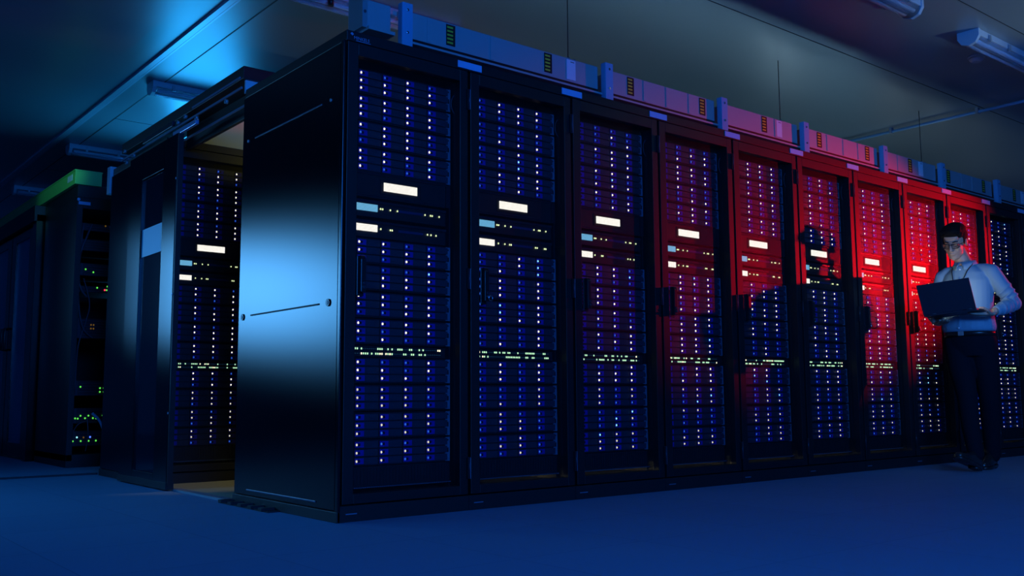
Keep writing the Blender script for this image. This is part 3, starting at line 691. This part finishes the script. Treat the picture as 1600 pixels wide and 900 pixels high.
# shirt
s = MB()
rings(s, [(.972, .172, .128, 0, .006), (.985, .182, .138, .002, .012), (1.01, .186, .141, .002, .012), (1.06, .180, .136, .0, .01), (1.14, .172, .128, 0, .005), (1.25, .178, .128, 0, 0), (1.34, .178, .122, 0, 0), (1.40, .155, .10, 0, 0), (1.435, .105, .082, 0, .004), (1.455, .072, .068, 0, .010)], SHIRT)
for A_, B_, C_ in ((LS, LE, LW), (RS, RE, RWr)):
    m1 = tuple((x+y)/2 for x, y in zip(A_, B_)); m2 = tuple((x+y)/2 for x, y in zip(B_, C_))
    C2 = tuple(c_-.12*(c_-b_) for c_, b_ in zip(C_, B_))
    limb(s, [A_, m1, B_, m2, C2], [.058, .057, .052, .050, .037], SHIRT, 18)
    s.tube([P(A_[0]*.35, A_[1], 1.435), P(A_[0]*.75, A_[1], 1.415), P(A_[0], A_[1], A_[2]-.002)], [.035, .05, .057], SHIRT, 16)
    # sleeve folds near the elbow
    for q in (.55, .72, .86):
        pp = tuple(a_+(b_-a_)*q for a_, b_ in zip(A_, B_)); v = (P(*B_)-P(*A_)).normalized(); u_ = v.orthogonal().normalized(); w_ = v.cross(u_)
        s.tube([P(*pp)+(u_*math.cos(t_*.5236)+w_*math.sin(t_*.5236))*.057 + v*.012*math.sin(t_*.5236) for t_ in range(13)], .0075, SHIRT, 8)
    for q in (.15, .32, .5, .68):
        pp = tuple(a_+(b_-a_)*q for a_, b_ in zip(B_, C_)); v = (P(*C_)-P(*B_)).normalized(); u_ = v.orthogonal().normalized(); w_ = v.cross(u_)
        s.tube([P(*pp)+(u_*math.cos(t_*.5236)+w_*math.sin(t_*.5236))*(.051-.012*q) + v*.014*math.cos(t_*.5236) for t_ in range(13)], .007, SHIRT, 8)
    # cuff
    s.tube([P(*C2), P(*tuple(c_-.02*(c_-b_) for c_, b_ in zip(C_, B_)))], [.036, .036], SHIRT, 18)
for q in range(5):   # folds over the belt
    a_ = -1.1+q*.5
    s.tube([P(.178*math.sin(a_), .01+.134*math.cos(a_), 1.0), P(.172*math.sin(a_+.18), .01+.126*math.cos(a_+.18), 1.12)], [.012, .004], SHIRT, 8)
# placket
s.tube([P(.0, .132, 1.40-.04), P(.0, .136, 1.24), P(.0, .138, 1.10), P(0, .150, 1.0)], .009, SHIRT, 6)
shirt = remesh(s, 'shirt', man, .006, SHIRT, 3)
cl = MB()
for sg in (-1, 1):   # collar: a folded band with a point on each side
    ring0 = [P(sg*.068*math.sin(a_*.2618), .012+.066*math.cos(a_*.2618)*(1.0), 1.478+.012*(1-math.cos(a_*.2618))) for a_ in range(0, 13)]
    ring1 = [P(sg*(.082+.01*max(0, math.cos(a_*.2618)))*math.sin(max(a_, .9)*.2618), .012+(.084)*math.cos(a_*.2618), 1.442+.016*(1-math.cos(a_*.2618))-(.022 if a_ in (1, 2) else 0)) for a_ in range(0, 13)]
    cl.loft([ring0, ring1], SHIRT, caps=False) if False else None
    n0 = len(cl.v); i_ = cl.mi(SHIRT)
    cl.v += [tuple(q) for q in ring0+ring1]
    for a_ in range(12): cl.f.append([n0+a_, n0+a_+1, n0+13+a_+1, n0+13+a_]); cl.m.append(i_); cl.sm.append(True)
co = attach(cl.build('collar')); so = co.modifiers.new('solid', 'SOLIDIFY'); so.thickness = .005; so.offset = 0
BUT = mat('button_pale', (.7, .75, .8), .3)
for z, f_ in ((1.425, .092), (1.33, .137), (1.19, .142), (1.09, .147), (1.0, .160)):
    bb = MB(); bb.tube([P(.0, f_, z), P(.0, f_+.006, z)], .006, BUT, 10); attach(bb.build('button'))
# trousers
tr = MB()
rings(tr, [(.80, .155, .115, 0, 0), (.88, .172, .128, 0, 0), (.95, .166, .124, 0, 0), (.965, .162, .120, 0, .005)], TROU)
limb(tr, [LH, (.082, -.035, .70), LK_, (.045, -.14, .30), (.018, -.195, .09)], [.098, .085, .068, .062, .052], TROU, 18)
limb(tr, [RHp, (-.04, .075, .70), RK, (.055, .185, .30), (.095, .222, .115)], [.098, .085, .068, .060, .050], TROU, 18)
remesh(tr, 'trousers', man, .007, TROU, 4)
be = MB(); BELT = mat('belt_leather', (.015, .012, .012), .3)
r0 = [P(.170*math.cos(a_*.2244), .007+.127*math.sin(a_*.2244), .945) for a_ in range(28)]; r1 = [q+Vector((0, 0, .034)) for q in r0]
be.loft([r0, r1], BELT, caps=False); bo = attach(be.build('belt')); so = bo.modifiers.new('solid', 'SOLIDIFY'); so.thickness = .006; so.offset = 1
attach(MB().box(MX-.143, MX-.138, MY-.02, MY+.02, .946, .977, STEEL).build('belt_buckle', bevel=.002))
# shoes
def shoe(heel, toe, upn, nm='shoe'):
    a_, t_ = P(*heel), P(*toe); d = (t_-a_); L_ = d.length; d.normalize(); sd = d.cross(Vector((0, 0, 1))).normalized(); u_ = sd.cross(d)
    mb = MB()
    prof = [(0, .026, .055), (.06, .036, .075), (.25, .038, .085), (.42, .040, .070), (.6, .048, .048), (.8, .045, .034), (.94, .032, .026), (1.0, .015, .016)]
    rg = []
    for q, w_, h_ in prof:
        c = a_+d*L_*q; n_ = 18; r_ = []
        for j in range(n_):
            an = 2*math.pi*j/n_; y_ = math.sin(an); r_.append(c+sd*w_*math.cos(an)+u_*(.012+(h_*y_ if y_ > 0 else .012*y_)))
        rg.append(r_)
    mb.loft(rg, SHOE); o = attach(mb.build(nm))
    sm = MB(); rg = []
    for z_ in (-.012, .004):
        rr = []
        for q, w_, h_ in prof: rr.append(a_+d*L_*q+sd*(w_+.004)+u_*z_)
        for q, w_, h_ in reversed(prof): rr.append(a_+d*L_*q-sd*(w_+.004)+u_*z_)
        rg.append(rr)
    sm.loft(rg, SHOE)
    hl = [a_+d*.002-sd*.03, a_+d*.07-sd*.034, a_+d*.07+sd*.034, a_+d*.002+sd*.03]
    sm.loft([[q-u_*.024 for q in hl], [q-u_*.010 for q in hl]], SHOE)
    so_ = sm.build('sole', o); return o
shoe((.10, .205, .028), (.085, .475, .115), 0); shoe((.0, -.235, .026), (.045, .035, .015), 0)
# hair
h = MB()
hball(h, (0, -.012, .092), (.078, .093, .054), HAIR); hball(h, (0, -.055, .035), (.073, .058, .075), HAIR)
hball(h, (0, .040, .100), (.070, .050, .034), HAIR); hball(h, (.0, .066, .080), (.058, .022, .020), HAIR)
for s_ in (-1, 1):
    hball(h, (s_*.062, -.02, .05), (.020, .050, .042), HAIR); hball(h, (s_*.070, .014, .018), (.007, .010, .026), HAIR); hball(h, (s_*.058, .045, .072), (.020, .03, .022), HAIR)
rn = random.Random(3)
for q in range(60):
    a_ = rn.uniform(-1, 1); x_ = .06*a_; h.tube([H(x_, .02, .125), H(x_*1.05+rn.uniform(-.01, .01), .07, .122-abs(a_)*.018), H(x_*1.1+rn.uniform(-.012, .012), .088, .095-abs(a_)*.012)], [.007, .006, .002], HAIR, 6)
remesh(h, 'hair', man, .0035, HAIR, 1)
bw = MB()
for s_ in (-1, 1): htube(bw, [(s_*.012, .090, .028), (s_*.032, .090, .034), (s_*.05, .078, .030)], [.003, .0038, .002], HAIR, 6)
attach(bw.build('eyebrows'))
# glasses
g = MB()
for s_ in (-1, 1):
    c = [(s_*.008, .1, .018), (s_*.034, .099, .020), (s_*.057, .088, .019), (s_*.058, .087, -.004), (s_*.048, .092, -.014), (s_*.02, .101, -.015), (s_*.010, .102, -.006), (s_*.008, .1, .018)]
    htube(g, c, .0026, GLF, 8); htube(g, [(s_*.058, .087, .014), (s_*.076, .03, .010), (s_*.080, -.015, .004)], .0022, GLF, 6)
htube(g, [(-.009, .1, .010), (0, .104, .012), (.009, .1, .010)], .0024, GLF, 6)
go = attach(g.build('glasses'))
for s_ in (-1, 1):
    l_ = MB(); q = [H(s_*.009, .0995, .017), H(s_*.034, .0985, .019), H(s_*.056, .0875, .018), H(s_*.057, .0865, -.003), H(s_*.047, .0915, -.013), H(s_*.02, .1, -.014)]
    l_.loft([q, [v-hf*.0012 for v in q]], LENS); o = l_.build('lens', go)
# ear stud seen as a tiny warm glint, lanyard
la = MB()
for s_ in (-1, 1): la.tube([P(s_*.066, -.02, 1.468), P(s_*.072, .05, 1.462), P(s_*.056, .105, 1.41), P(s_*.035, .137, 1.34), P(s_*.008, .150, 1.20)], .0035, BELT, 6)
la.box(MX-.158, MX-.152, MY-.028, MY+.028, 1.11, 1.20, BELT)
attach(la.build('lanyard'))
# laptop
LPC = mat('laptop_dark_shell', (.02, .025, .04), .45); LSC = glow('laptop_screen', (.95, 1, .9), 4.0)
lp = thing('laptop', 'open dark laptop held by the man, its lid towards the viewer', 'laptop', P(.05, .385, 1.098))
# laptop frame: x along his left, y backwards (towards him), z up
ex = Vector((.0, -1, 0)); ex = (P(.22, .355, 1.112)-P(-.12, .415, 1.083)).normalized(); ey = Vector((0, 0, 1)).cross(ex).normalized()
if ey.x < 0: ey = -ey
ez = ex.cross(ey).normalized()
if ez.z < 0: ez = -ez
M3 = Matrix((ex, ey, ez)).transposed()
lp.rotation_euler = M3.to_euler() if M3.determinant() > 0 else (0, 0, 0)
if M3.determinant() < 0:
    ex2 = -ex; M3 = Matrix((ex2, ey, ez)).transposed(); lp.rotation_euler = M3.to_euler()
obj('base', MB().box(-.175, .175, .0, .235, -.009, .005, LPC).mesh('base'), lp, bevel=.003)
kb = MB()
for r_ in range(5):
    for c_ in range(14): kb.box(-.155+c_*.022, -.136+c_*.022, .03+r_*.021, .048+r_*.021, .005, .0065, GLF)
obj('keyboard', kb.mesh('keyboard'), lp)
ld = obj('lid', MB().box(-.175, .175, -.004, .003, .004, .222, LPC).mesh('lid'), lp, bevel=.002); ld.rotation_euler = (R(20), 0, 0)
obj('screen', MB().box(-.163, .163, .003, .0045, .016, .212, LSC).mesh('screen'), ld)
obj('hinge', MB().tube([(-.15, -.002, .003), (-.09, -.002, .003)], .005, LPC, 8).mesh('hinge'), lp); obj('hinge', MB().tube([(.09, -.002, .003), (.15, -.002, .003)], .005, LPC, 8).mesh('hinge'), lp)
